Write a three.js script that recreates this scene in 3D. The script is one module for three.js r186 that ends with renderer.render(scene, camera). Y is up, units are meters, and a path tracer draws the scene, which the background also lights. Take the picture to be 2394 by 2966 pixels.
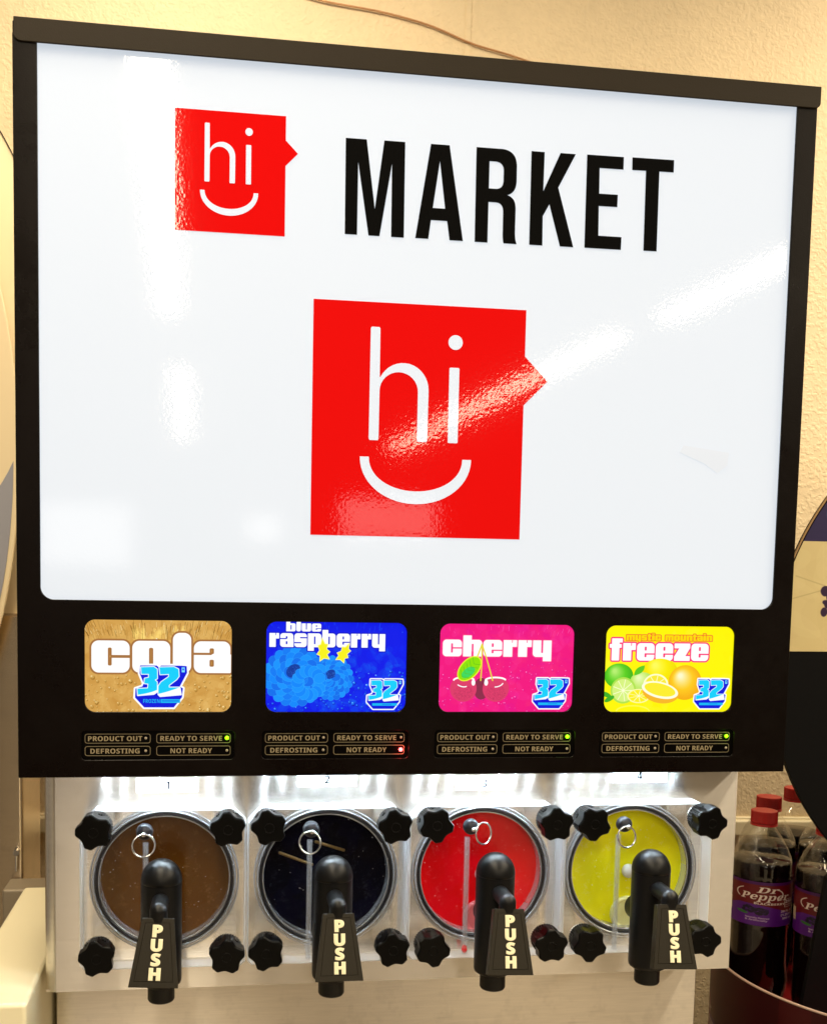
import * as THREE from 'three';
import { RoundedBoxGeometry } from 'three/addons/geometries/RoundedBoxGeometry.js';
import { mergeGeometries } from 'three/addons/utils/BufferGeometryUtils.js';
import { FontLoader } from 'three/addons/loaders/FontLoader.js';
import { TextGeometry } from 'three/addons/geometries/TextGeometry.js';
import { RectAreaLightUniformsLib } from 'three/addons/lights/RectAreaLightUniformsLib.js';

// ------------------------------------------------------------------ camera, light, exposure
const scene = new THREE.Scene();
const renderer = new THREE.WebGLRenderer({ antialias: true });
renderer.toneMapping = THREE.LinearToneMapping;
renderer.toneMappingExposure = 1.1;
renderer.shadowMap.enabled = true;
RectAreaLightUniformsLib.init();

const Y0 = 1.45;                      // height of the lower edge of the lit header
const COUNTER = 0.89;                 // height of the counter top
const camera = new THREE.PerspectiveCamera(64.1, 919.4 / 1310.6, 0.02, 60);
camera.position.set(-0.1686, Y0 + 0.1724, 0.8656);
camera.quaternion.setFromRotationMatrix(new THREE.Matrix4().makeBasis(
  new THREE.Vector3(0.990489, 0.018497, 0.136343),
  new THREE.Vector3(-0.00725, 0.996562, -0.082531),
  new THREE.Vector3(-0.1374, 0.080758, 0.987218)));
camera.setViewOffset(919.4, 1310.6, 93.4, 0, 826, 1024);      // a phone picture cropped off centre

const AMBIENT = new THREE.Color().setRGB(0.215, 0.18, 0.135);
scene.background = AMBIENT;           // the evenly lit shop round about
const LAMP = new THREE.Color().setRGB(1.0, 0.84, 0.60);       // warm fluorescent strips
const LAMP_POWER = 35;
const LED = new THREE.Color().setRGB(0.72, 0.88, 1.0);        // cool white light strips under the header
const LED_POWER = 1.5, SIGN_GLOW = 0.62, CARD_GLOW = 0.95;

// ------------------------------------------------------------------ helpers
let seed = 7;
const rnd = () => { seed = (seed * 1664525 + 1013904223) >>> 0; return seed / 4294967296; };
const range = (a, b) => a + (b - a) * rnd();
const V = (x, y, z) => new THREE.Vector3(x, y, z);
const taken = {};
const numbered = (n) => { const k = taken[n] = (taken[n] ?? -1) + 1; return k ? `${n}_${String(k).padStart(3, '0')}` : n; };
function thing(name, label, category, pos, opts = {}) {
  const o = new THREE.Group(); o.name = numbered(name); o.position.set(...pos); o.userData = { label, category };
  if (opts.group) o.userData.group = opts.group;
  scene.add(o); return o;
}
function part(parent, name, geo, mat, pos = [0, 0, 0], rot, label) {
  const m = new THREE.Mesh(geo, mat); m.name = name; m.position.set(...pos); if (rot) m.rotation.set(...rot);
  m.castShadow = m.receiveShadow = true; if (label) m.userData.label = label;
  parent.add(m); return m;
}
// texture coordinates in metres, taken from the face's main direction
function metricUV(g) {
  if (g.index) g = g.toNonIndexed();
  const p = g.attributes.position, n = p.count, uv = new Float32Array(n * 2), a = V(), b = V(), c = V();
  for (let i = 0; i < n; i += 3) {
    a.fromBufferAttribute(p, i); b.fromBufferAttribute(p, i + 1); c.fromBufferAttribute(p, i + 2);
    const f = b.clone().sub(a).cross(c.clone().sub(a)), x = Math.abs(f.x), y = Math.abs(f.y), z = Math.abs(f.z);
    for (let k = 0; k < 3; k++) {
      const q = [a, b, c][k];
      uv[(i + k) * 2] = x > y && x > z ? q.z : q.x; uv[(i + k) * 2 + 1] = y > x && y > z ? q.z : q.y;
    }
  }
  g.setAttribute('uv', new THREE.BufferAttribute(uv, 2)); return g;
}
const box = (x0, x1, y0, y1, z0, z1) => { const g = new THREE.BoxGeometry(x1 - x0, y1 - y0, z1 - z0); g.translate((x0 + x1) / 2, (y0 + y1) / 2, (z0 + z1) / 2); return g; };
const rbox = (x0, x1, y0, y1, z0, z1, r) => { const g = new RoundedBoxGeometry(x1 - x0, y1 - y0, z1 - z0, 2, r); g.translate((x0 + x1) / 2, (y0 + y1) / 2, (z0 + z1) / 2); return g; };
const merge = (list) => mergeGeometries(list.map((g) => (g.index ? g.toNonIndexed() : g)), false);
function roundRect(s, x0, y0, x1, y1, rbl, rbr = rbl, rtr = rbl, rtl = rbl) {
  s.moveTo(x0 + rbl, y0); s.lineTo(x1 - rbr, y0); if (rbr) s.absarc(x1 - rbr, y0 + rbr, rbr, -Math.PI / 2, 0);
  s.lineTo(x1, y1 - rtr); if (rtr) s.absarc(x1 - rtr, y1 - rtr, rtr, 0, Math.PI / 2);
  s.lineTo(x0 + rtl, y1); if (rtl) s.absarc(x0 + rtl, y1 - rtl, rtl, Math.PI / 2, Math.PI);
  s.lineTo(x0, y0 + rbl); if (rbl) s.absarc(x0 + rbl, y0 + rbl, rbl, Math.PI, Math.PI * 1.5);
  return s;
}
const extrude = (s, depth, bevel = 0, seg = 2, curve = 16) => new THREE.ExtrudeGeometry(s, { depth, bevelEnabled: bevel > 0, bevelThickness: bevel, bevelSize: bevel, bevelOffset: -bevel, bevelSegments: seg, curveSegments: curve });
const poly = (pts) => { const s = new THREE.Shape(); pts.forEach(([x, y], i) => (i ? s.lineTo(x, y) : s.moveTo(x, y))); s.closePath(); return s; };

// ------------------------------------------------------------------ computed textures
function lattice(nx, ny) { const a = new Float32Array(nx * ny); for (let i = 0; i < a.length; i++) a[i] = rnd(); return a; }
function field(w, h, layers) {          // tileable layered noise, 0..1
  const out = new Float32Array(w * h);
  let total = 0;
  for (const [nx, ny, amp] of layers) {
    const l = lattice(nx, ny); total += amp;
    for (let y = 0; y < h; y++) for (let x = 0; x < w; x++) {
      const fx = x / w * nx, fy = y / h * ny, ix = fx | 0, iy = fy | 0, tx = fx - ix, ty = fy - iy, sx = tx * tx * (3 - 2 * tx), sy = ty * ty * (3 - 2 * ty);
      const jx = (ix + 1) % nx, jy = (iy + 1) % ny;
      out[y * w + x] += amp * ((l[iy * nx + ix] * (1 - sx) + l[iy * nx + jx] * sx) * (1 - sy) + (l[jy * nx + ix] * (1 - sx) + l[jy * nx + jx] * sx) * sy);
    }
  }
  for (let i = 0; i < out.length; i++) out[i] /= total;
  return out;
}
function dataTex(w, h, fn, metres, srgb = false) {
  const d = new Uint8Array(w * h * 4);
  for (let i = 0; i < w * h; i++) { const c = fn(i); for (let k = 0; k < 3; k++) d[i * 4 + k] = Math.max(0, Math.min(255, Math.round((Array.isArray(c) ? c[k] : c) * 255))); d[i * 4 + 3] = 255; }
  const t = new THREE.DataTexture(d, w, h); t.magFilter = THREE.LinearFilter; t.minFilter = THREE.LinearFilter; t.wrapS = t.wrapT = THREE.RepeatWrapping;
  if (srgb) t.colorSpace = THREE.SRGBColorSpace;
  if (metres) t.repeat.set(1 / metres[0], 1 / metres[1]);
  t.needsUpdate = true; return t;
}
const clampS = (x, a, b) => { const t = Math.max(0, Math.min(1, (x - a) / (b - a))); return t * t * (3 - 2 * t); };
const fPeel = field(512, 512, [[60, 60, 1], [110, 110, 0.6], [24, 24, 0.5]]);
const peelBump = dataTex(512, 512, (i) => clampS(fPeel[i], 0.38, 0.72), [0.22, 0.22]);
const fMottle = field(512, 512, [[4, 4, 1], [11, 9, 0.8], [40, 36, 0.5], [150, 150, 0.6]]);
const wallTone = dataTex(512, 512, (i) => { const v = 0.94 + 0.22 * (fMottle[i] - 0.5), g = clampS(fMottle[(i * 7) % (512 * 512)], 0.72, 0.8) * 0.1; return [v, v * 0.99 - g * 0.4, v * 0.975 - g]; }, [0.9, 0.9]);
const fVinyl = field(512, 512, [[64, 58, 1], [120, 110, 0.5], [28, 24, 0.35]]);
const vinylBump = dataTex(512, 512, (i) => fVinyl[i], [0.11, 0.11]);
const fCoat = field(256, 256, [[128, 128, 1], [64, 64, 0.6]]);
const coatBump = dataTex(256, 256, (i) => fCoat[i], [0.05, 0.05]);
const fCoatRough = field(512, 512, [[5, 4, 1], [13, 11, 0.7], [60, 60, 0.4], [200, 180, 0.3]]);
const coatRough = dataTex(512, 512, (i) => 0.55 + 0.75 * (fCoatRough[i] - 0.5), [0.5, 0.5]);
const fBrush = field(512, 512, [[5, 90, 1], [12, 210, 0.9], [26, 420, 0.6]]);
const fSmear = field(512, 512, [[5, 6, 1], [16, 14, 0.6], [60, 48, 0.35]]);
const brushTone = dataTex(512, 512, (i) => { const v = 0.94 + 0.15 * (fBrush[i] - 0.5) - 0.07 * clampS(fSmear[i], 0.52, 0.75); return [v, v * 0.985, v * 0.955]; }, [0.16, 0.16]);
const canvasTex = (w, h, draw) => { const c = document.createElement('canvas'); c.width = w; c.height = h; draw(c.getContext('2d'), w, h); const t = new THREE.CanvasTexture(c); t.colorSpace = THREE.SRGBColorSpace; return t; };

// ------------------------------------------------------------------ materials
const P = (o) => new THREE.MeshPhysicalMaterial(o);
const rgb = (r, g, b) => new THREE.Color().setRGB(r, g, b);
const M = {
  coat: P({ color: rgb(0.0035, 0.0018, 0.0012), specularIntensity: 0.22, roughness: 0.62, roughnessMap: coatRough, bumpMap: coatBump, bumpScale: 0.00006 }),
  capCoat: P({ color: rgb(0.020, 0.0145, 0.008), specularIntensity: 0.5, roughness: 0.75, bumpMap: coatBump, bumpScale: 0.00008 }),
  plastic: P({ color: rgb(0.0016, 0.0016, 0.002), specularIntensity: 0.7, roughness: 0.38, bumpMap: coatBump, bumpScale: 0.00002 }),
  knob: P({ color: rgb(0.0012, 0.0012, 0.0014), specularIntensity: 0.35, roughness: 0.3 }),
  paddle: P({ color: rgb(0.015, 0.0115, 0.005), specularIntensity: 0.6, roughness: 0.45, bumpMap: coatBump, bumpScale: 0.00006 }),
  cream: P({ color: rgb(0.92, 0.86, 0.60), roughness: 0.5 }),
  steel: P({ color: rgb(0.90, 0.875, 0.845), metalness: 1, roughness: 0.26, map: brushTone, anisotropy: 0.99, anisotropyRotation: Math.PI / 2 }),
  lowSteel: P({ color: rgb(0.80, 0.75, 0.68), metalness: 1, roughness: 0.30, map: brushTone, anisotropy: 0.97, anisotropyRotation: Math.PI / 2 }),
  chrome: P({ color: rgb(0.72, 0.70, 0.68), metalness: 1, roughness: 0.22 }),
  ring: P({ color: rgb(0.62, 0.63, 0.66), metalness: 0.7, roughness: 0.25 }),
  rubber: P({ color: rgb(0.012, 0.012, 0.016), roughness: 0.3 }),
  nylon: P({ color: rgb(0.82, 0.81, 0.78), roughness: 0.45 }),
  clear: P({ color: rgb(1, 1, 1), transmission: 1, thickness: 0, specularIntensity: 0.4, roughness: 0.03, ior: 1.49 }),
  clearEdge: P({ color: rgb(0.93, 0.95, 0.98), transmission: 0.55, thickness: 0, roughness: 0.45, ior: 1.49 }),
  paper: P({ color: rgb(0.82, 0.82, 0.82), roughness: 0.7 }),
  ink: P({ color: rgb(0.002, 0.003, 0.006), specularIntensity: 0.1, roughness: 0.7 }),
  sign: P({ color: rgb(0.28, 0.30, 0.34), specularIntensity: 0.62, roughness: 0.045, bumpMap: vinylBump, bumpScale: 0.00002, emissive: rgb(0.81, 0.895, 1.0), emissiveIntensity: SIGN_GLOW }),
  signRed: P({ color: rgb(0.24, 0.001, 0.001), specularIntensity: 0.62, roughness: 0.045, bumpMap: vinylBump, bumpScale: 0.00002, emissive: rgb(1, 0.0, 0.0), emissiveIntensity: 0.54 }),
  signBlack: P({ color: rgb(0.002, 0.002, 0.002), specularIntensity: 0.45, roughness: 0.045, bumpMap: vinylBump, bumpScale: 0.00002 }),
  led: P({ color: rgb(0.9, 0.9, 0.9), emissive: LED, emissiveIntensity: 1350, roughness: 0.5 }),
  diffuser: P({ color: rgb(0.9, 0.9, 0.9), emissive: LAMP, emissiveIntensity: 3, roughness: 0.5 }),
  fixture: P({ color: rgb(0.8, 0.8, 0.78), roughness: 0.5 }),
  wall: P({ color: rgb(0.80, 0.65, 0.42), roughness: 0.6, map: wallTone, bumpMap: peelBump, bumpScale: 0.00042 }),
  wallTrim: P({ color: rgb(0.76, 0.66, 0.44), roughness: 0.4 }),
  copper: P({ color: rgb(0.62, 0.34, 0.17), metalness: 0.6, roughness: 0.4 }),
  counter: P({ color: rgb(0.22, 0.17, 0.11), roughness: 0.4 }),
};

// ------------------------------------------------------------------ the setting: wall, counter
const WALL_TURN = -0.08, WALL_Z = -0.57;
const wall = new THREE.Mesh(metricUV(box(-1.6, 1.9, 0, 2.75, -0.1, 0)), M.wall);
wall.name = 'wall'; wall.userData.kind = 'structure'; wall.position.set(0, 0, WALL_Z); wall.rotation.y = WALL_TURN; wall.receiveShadow = wall.castShadow = true; scene.add(wall);
part(wall, 'panel_seam', metricUV(rbox(0.1465, 0.1545, 1.40, 2.75, -0.002, 0.0014, 0.0012)), M.wall);
part(wall, 'wall_trim', merge([rbox(-1.6, 1.9, Y0 - 0.196, Y0 - 0.172, -0.002, 0.012, 0.004), rbox(-1.6, 1.9, Y0 - 0.174, Y0 - 0.169, -0.002, 0.006, 0.002)]), M.wallTrim);
const counter = new THREE.Mesh(metricUV(rbox(-1.4, 1.4, 0.0, COUNTER, -0.46, 0.12, 0.006)), M.counter);
counter.name = 'counter'; counter.userData.kind = 'structure'; counter.castShadow = counter.receiveShadow = true; scene.add(counter);

// ------------------------------------------------------------------ ceiling lights (above and behind the camera; the glossy sign mirrors those away from the wall)
function ceilingLight(x, z, len, turn, label, wide = 0.065) {
  const t = thing('ceiling_light', label, 'ceiling light', [x, Y0 + 1.15, z], { group: 'strip lights on the shop ceiling' });
  t.rotation.y = turn;
  part(t, 'housing', rbox(-0.08, 0.08, 0.004, 0.07, -len / 2, len / 2, 0.006), M.fixture);
  part(t, 'diffuser', box(-wide, wide, 0, 0.0035, -len / 2 + 0.01, len / 2 - 0.01), M.diffuser);
  const l = new THREE.RectAreaLight(LAMP, LAMP_POWER, wide * 2, len - 0.02);
  l.position.set(0, -0.004, 0); l.rotation.x = -Math.PI / 2; t.add(l);
}
ceilingLight(-0.30, 0.27, 1.2, -0.03, 'strip light of the left ceiling row, nearest the wall');
ceilingLight(-0.34, 2.15, 2.3, -0.03, 'strip light of the left ceiling row, second from the wall', 0.038);
ceilingLight(-0.42, 5.85, 2.7, -0.03, 'strip light of the left ceiling row, farthest from the wall', 0.034);
ceilingLight(0.95, 0.22, 1.0, -0.04, 'added short strip light brightening the right wall, between the two ceiling rows');  // extra lamp added to brighten the right wall; the sign does not mirror it
ceilingLight(1.62, 0.25, 1.3, -0.05, 'strip light of the right ceiling row, nearest the wall');
ceilingLight(1.54, 2.00, 2.0, -0.05, 'strip light of the right ceiling row, second from the wall', 0.05);
ceilingLight(1.30, 5.40, 4.2, -0.06, 'strip light of the right ceiling row, farthest from the wall', 0.05);

// floor and shelving behind the camera, which the steel and the black gloss mirror
const floor = new THREE.Mesh(metricUV(box(-4, 4, -0.05, 0, -0.6, 8)), P({ color: rgb(0.58, 0.50, 0.38), roughness: 0.5 })); floor.name = 'floor'; floor.userData.kind = 'structure'; floor.receiveShadow = true; scene.add(floor);
const shelfWood = P({ color: rgb(0.05, 0.032, 0.02), roughness: 0.6 });
[[-1.35, 3.0, 1.0, 'dark shelving unit behind the camera, left'], [0.42, 3.3, 0.9, 'dark shelving unit behind the camera, middle'], [2.05, 3.0, 1.1, 'dark shelving unit behind the camera, right']].forEach(([x, z, w, label]) => {
  const t = thing('shelving_unit', label, 'shelf', [x, 0, z], { group: 'shelving units opposite the machine' });
  part(t, 'back_panel', box(-w / 2, w / 2, 0, 1.42, 0.30, 0.32), shelfWood);
  for (const k of [-1, 1]) part(t, 'side_panel', box(k * w / 2 - 0.02, k * w / 2 + 0.02, 0, 1.42, 0, 0.299), shelfWood);
  for (let k = 0; k < 5; k++) part(t, 'shelf_board', box(-w / 2 + 0.021, w / 2 - 0.021, 0.10 + k * 0.31, 0.13 + k * 0.31, 0, 0.299), shelfWood);
});
// shop windows far behind the camera, mirrored low in the sign
const windowGlow = P({ color: rgb(0.8, 0.8, 0.8), emissive: rgb(1.0, 0.95, 0.92), emissiveIntensity: 3.2, roughness: 0.2 });
[[-1.25, 0.42, 0.72, 0.5, 'wide bright shop window behind the camera, left'], [0.16, 0.50, 0.30, 0.22, 'small bright shop window behind the camera, middle'], [1.20, 0.60, 0.80, 0.34, 'wide bright shop window behind the camera, right']].forEach(([x, y, w, h, label]) => {
  const t = thing('shop_window', label, 'window', [x, Y0 + y, 7.8], { group: 'shop windows opposite the machine' });
  part(t, 'window_pane', box(-w / 2, w / 2, -h / 2, h / 2, 0, 0.01), windowGlow);
  part(t, 'window_frame', merge([box(-w / 2 - 0.05, -w / 2, -h / 2 - 0.05, h / 2 + 0.05, -0.02, 0.03), box(w / 2, w / 2 + 0.05, -h / 2 - 0.05, h / 2 + 0.05, -0.02, 0.03), box(-w / 2, w / 2, h / 2, h / 2 + 0.05, -0.02, 0.03), box(-w / 2, w / 2, -h / 2 - 0.05, -h / 2, -0.02, 0.03)]), M.coat);
});

// ------------------------------------------------------------------ frozen drink machine
const font = await new FontLoader().loadAsync('fonts/droid/droid_sans_bold.typeface.json');
const machine = thing('frozen_drink_machine', 'four barrel frozen drink machine with lit white sign over steel front', 'drink machine', [0, COUNTER, -0.30]);
const O = [0, Y0 - COUNTER, 0.30];                     // from the machine's base to the lower front edge of its header
const at = (x, y, z) => [O[0] + x, O[1] + y, O[2] + z];
const BX = [-0.2172, -0.0724, 0.0724, 0.2172], BY = -0.1064;   // barrel centres
const CX = [-0.2191, -0.0730, 0.0731, 0.2192];                 // flavour card centres

// header: front sheet with openings for the sign and the cards, case, cap
const face = roundRect(new THREE.Shape(), -0.33, 0, 0.33, 0.586, 0.0005);
face.holes.push(roundRect(new THREE.Path(), -0.3121, 0.1446, 0.3121, 0.5735, 0.0105, 0.0105, 0.0005, 0.0005));
for (const c of CX) face.holes.push(roundRect(new THREE.Path(), c - 0.0588, 0.0537, c + 0.0588, 0.1289, 0.0085));
for (const c of CX) face.holes.push(roundRect(new THREE.Path(), c - 0.0619, 0.0142, c + 0.0619, 0.0381, 0.0035));
part(machine, 'header_face', metricUV(extrude(face, 0.0018, 0.0004, 1)), M.coat, at(0, 0, -0.002));
part(machine, 'header_case', metricUV(merge([
  box(-0.3306, -0.3286, 0.0, 0.5780, -0.20, -0.0021), box(0.3286, 0.3306, 0.0, 0.5780, -0.20, -0.0021),
  box(-0.3285, 0.3285, 0.584, 0.586, -0.20, -0.0021), box(-0.3285, 0.3285, 0.0, 0.5839, -0.202, -0.2001),
  box(-0.3285, 0.3285, 0.0150, 0.0160, -0.20, -0.0021)])), M.coat, at(0, 0, 0));
const capS = roundRect(new THREE.Shape(), -0.3290, 0.5708, 0.3318, 0.5885, 0.0055, 0.0045, 0.0006, 0.0006);
part(machine, 'header_cap', metricUV(merge([extrude(capS, 0.0012, 0.0004, 1).translate(0, 0, 0.0004), box(-0.3290, 0.3318, 0.5872, 0.5885, -0.198, 0.0003)])), M.capCoat, at(0, 0, 0));

// sign panel with its print
const sign = part(machine, 'sign_panel', metricUV(box(-0.318, 0.318, 0.139, 0.583, -0.006, -0.0035)), M.sign, at(0, 0, 0), null, 'glossy white backlit sign panel');
const flat = (s, z) => metricUV(extrude(s, 0.0003, 0, 1, 32).translate(0, 0, z));
function logo(x, y, s, dot) {
  const q = ([u, v]) => [x + u * s, y - v * s];
  part(sign, 'logo_square', flat(poly([[0, 0], [1, 0], [1, 0.213], [1.113, 0.325], [1, 0.440], [1, 1.0708], [0, 1.0708]].map(q)), -0.0033), M.signRed, [0, 0, 0], null, 'red square speech bubble with pointed right edge');
  const rr = (x0, y0, x1, y1) => roundRect(new THREE.Shape(), x + x0 * s, y - y1 * s, x + x1 * s, y - y0 * s, 0.006 * s);
  const h = [[0.266, 0.118], [0.270, 0.112], [0.306, 0.112], [0.310, 0.118], [0.311, 0.335]];
  for (let k = 0; k <= 16; k++) { const a = Math.PI * (0.86 - 0.86 * k / 16); h.push([0.424 + 0.118 * Math.cos(a) - (k < 8 ? 0.004 * (1 - k / 8) : 0), 0.392 - 0.122 * Math.sin(a)]); }
  h.push([0.5405, 0.622], [0.536, 0.628], [0.496, 0.628], [0.492, 0.622]);
  for (let k = 0; k <= 16; k++) { const a = Math.PI * k / 16; h.push([0.4018 + 0.0905 * Math.cos(a), 0.400 - 0.088 * Math.sin(a)]); }
  h.push([0.3105, 0.620], [0.306, 0.627], [0.270, 0.627], [0.265, 0.620]);
  part(sign, 'letter', flat(poly(h.map(q)), -0.0029), M.sign, [0, 0, 0], null, 'white letter h');
  part(sign, 'letter', flat(rr(0.639, 0.281, 0.686, 0.628), -0.0029), M.sign, [0, 0, 0], null, 'white stem of letter i');
  const d = new THREE.Shape(); d.absarc(x + 0.665 * s, y - 0.165 * s, 0.0335 * s, 0, Math.PI * 2);
  part(sign, 'letter_dot', flat(d, -0.0029), M.sign);
  const sm = [];
  for (let k = 0; k <= 28; k++) { const a = Math.PI * k / 28; sm.push([0.489 - 0.264 * Math.cos(a), 0.704 + 0.213 * Math.sin(a) ** 0.98]); }
  for (let k = 0; k <= 28; k++) { const a = Math.PI * k / 28; sm.push([0.489 + 0.222 * Math.cos(a), 0.704 + 0.154 * Math.sin(a) ** 0.94]); }
  part(sign, 'smile', flat(poly(sm.map(q)), -0.0029), M.sign, [0, 0, 0], null, 'white curved smile line');
}
logo(-0.2077, 0.5324, 0.0871);
logo(-0.0966, 0.3915, 0.1779);
part(sign, 'tape_patch', flat(poly([[0.2210, 0.2790], [0.2240, 0.2850], [0.2660, 0.2800], [0.2650, 0.2690], [0.2560, 0.2620], [0.2440, 0.2700]]), -0.0033), P({ color: rgb(0.24, 0.26, 0.30), roughness: 0.3, emissive: rgb(0.86, 0.92, 1.0), emissiveIntensity: SIGN_GLOW * 0.95 }), [0, 0, 0], null, 'faint grey tape patch');
const letters = {
  M: [[[-0.0725, 0.5192], [-0.0555, 0.5192], [-0.0479, 0.4652], [-0.0411, 0.5194], [-0.0240, 0.5194], [-0.0236, 0.4440], [-0.0341, 0.4440], [-0.0345, 0.5015], [-0.0437, 0.4440], [-0.0527, 0.4440], [-0.0621, 0.5011], [-0.0621, 0.4440], [-0.0721, 0.4440]]],
  A: [[[-0.0027, 0.5195], [0.0127, 0.5195], [0.0257, 0.4443], [0.0145, 0.4443], [0.0121, 0.4594], [-0.0014, 0.4594], [-0.0033, 0.4443], [-0.0141, 0.4443]], [[0.0050, 0.5065], [0.0102, 0.4691], [-0.0001, 0.4691]]],
  R: [],
  K: [[[0.0816, 0.5198], [0.0928, 0.5198], [0.0926, 0.4885], [0.1064, 0.5200], [0.1195, 0.5200], [0.1053, 0.4922], [0.1199, 0.4449], [0.1084, 0.4449], [0.0982, 0.4783], [0.0928, 0.4684], [0.0932, 0.4447], [0.0820, 0.4447]]],
  E: [[[0.1293, 0.5204], [0.1611, 0.5206], [0.1611, 0.5105], [0.1404, 0.5104], [0.1408, 0.4897], [0.1570, 0.4898], [0.1569, 0.4798], [0.1408, 0.4797], [0.1413, 0.4556], [0.1615, 0.4556], [0.1614, 0.4452], [0.1296, 0.4451]]],
  T: [[[0.1686, 0.5209], [0.2052, 0.5212], [0.2052, 0.5112], [0.1926, 0.5111], [0.1929, 0.4458], [0.1813, 0.4457], [0.1809, 0.5109], [0.1688, 0.5107]]],
};
function letterR() {
  const s = new THREE.Shape(); s.moveTo(0.0352, 0.5197); s.lineTo(0.0560, 0.5197); s.bezierCurveTo(0.0650, 0.5197, 0.0696, 0.5150, 0.0696, 0.5060); s.lineTo(0.0697, 0.4955); s.bezierCurveTo(0.0697, 0.4890, 0.0675, 0.4850, 0.0622, 0.4833);
  s.bezierCurveTo(0.0675, 0.4818, 0.0695, 0.4785, 0.0695, 0.4720); s.lineTo(0.0695, 0.4540); s.quadraticCurveTo(0.0696, 0.4480, 0.0712, 0.4445); s.lineTo(0.0601, 0.4445); s.quadraticCurveTo(0.0591, 0.4470, 0.0591, 0.4530);
  s.lineTo(0.0590, 0.4690); s.bezierCurveTo(0.0590, 0.4745, 0.0570, 0.4769, 0.0520, 0.4769); s.lineTo(0.0464, 0.4769); s.lineTo(0.0464, 0.4443); s.lineTo(0.0356, 0.4443); s.closePath();
  const h = new THREE.Path(); h.moveTo(0.0464, 0.5094); h.lineTo(0.0511, 0.5094); h.bezierCurveTo(0.0560, 0.5094, 0.0586, 0.5070, 0.0586, 0.5020); h.lineTo(0.0586, 0.4950); h.bezierCurveTo(0.0586, 0.4900, 0.0562, 0.4877, 0.0520, 0.4877); h.lineTo(0.0464, 0.4877); h.closePath(); s.holes.push(h);
  return s;
}
for (const [k, [out, hole]] of Object.entries(letters)) {
  const s = k === 'R' ? letterR() : poly(out); if (hole && k !== 'R') s.holes.push(poly(hole));
  part(sign, 'letter', flat(s, -0.0031), M.signBlack, [0, 0, 0], null, `black letter ${k}`);
}

// flavour cards: backlit prints
const CW = 640, CH = 409;
// heavy block lettering: rounded bodies with thin slits, on a box whose height 0..1 is the x-height (y downwards)
const GLYPH = {
  c: [0.86, [[0, 0, 1, 1]], [[0.43, 0.22, 0.53, 0.78], [0.48, 0.45, 1.1, 0.54]]], o: [0.86, [[0, 0, 1, 1]], [[0.44, 0.22, 0.55, 0.78]]], l: [0.42, [[0, -0.26, 1, 1]], []],
  a: [0.84, [[0, 0, 1, 1], [0.55, 0.4, 1.02, 1]], [[-0.1, 0.36, 0.5, 0.43], [0.43, 0.22, 0.55, 0.40], [0.43, 0.58, 0.55, 0.80]]], e: [0.86, [[0, 0, 1, 1]], [[0.44, 0.2, 0.55, 0.42], [0.44, 0.58, 1.1, 0.66], [0.44, 0.58, 0.55, 0.80]]],
  r: [0.62, [[0, 0, 0.66, 1], [0.5, 0, 1, 0.40]], [[0.62, 0.0, 0.68, 0.16]]], s: [0.80, [[0, 0, 1, 1]], [[0.45, 0.28, 1.1, 0.36], [-0.1, 0.64, 0.55, 0.72]]],
  p: [0.86, [[0, 0, 1, 1], [0, 0, 0.46, 1.26]], [[0.46, 0.22, 0.56, 0.78]]], b: [0.86, [[0, 0, 1, 1], [0, -0.26, 0.44, 1]], [[0.46, 0.22, 0.56, 0.78]]],
  h: [0.86, [[0, 0, 1, 0.7], [0, -0.26, 0.44, 1], [0.56, 0.3, 1, 1]], [[0.45, 0.24, 0.55, 1.1]]], u: [0.86, [[0, 0.3, 1, 1], [0, 0, 0.45, 0.6], [0.55, 0, 1, 0.6]], [[0.45, -0.1, 0.55, 0.76]]],
  y: [0.86, [[0, 0.3, 1, 1], [0, 0, 0.45, 0.6], [0.55, 0, 1, 1.26]], [[0.45, -0.1, 0.55, 0.76]]], f: [0.60, [[0.18, -0.26, 0.80, 1], [0.4, -0.26, 1.05, -0.02], [0, 0.06, 0.98, 0.28]], [[0.80, -0.02, 1.2, 0.06]]],
  z: [0.78, [[0, 0, 1, 0.28], [0, 0.72, 1, 1]], [], [[0.42, 0.1], [1, 0.26], [0.6, 0.9], [0, 0.76]]], m: [1.2, [[0, 0, 1, 0.6], [0, 0.2, 0.28, 1], [0.37, 0.2, 0.63, 1], [0.72, 0.2, 1, 1]], [[0.28, 0.3, 0.35, 1.1], [0.64, 0.3, 0.71, 1.1]]],
  n: [0.86, [[0, 0, 1, 0.7], [0, 0, 0.44, 1], [0.56, 0.3, 1, 1]], [[0.45, 0.26, 0.55, 1.1]]], t: [0.56, [[0.16, -0.22, 0.74, 1], [0, 0, 1, 0.26], [0.3, 0.74, 1, 1]], []], i: [0.42, [[0, 0, 1, 1], [0, -0.30, 1, -0.08]], []], ' ': [0.5, [], []],
};
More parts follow.
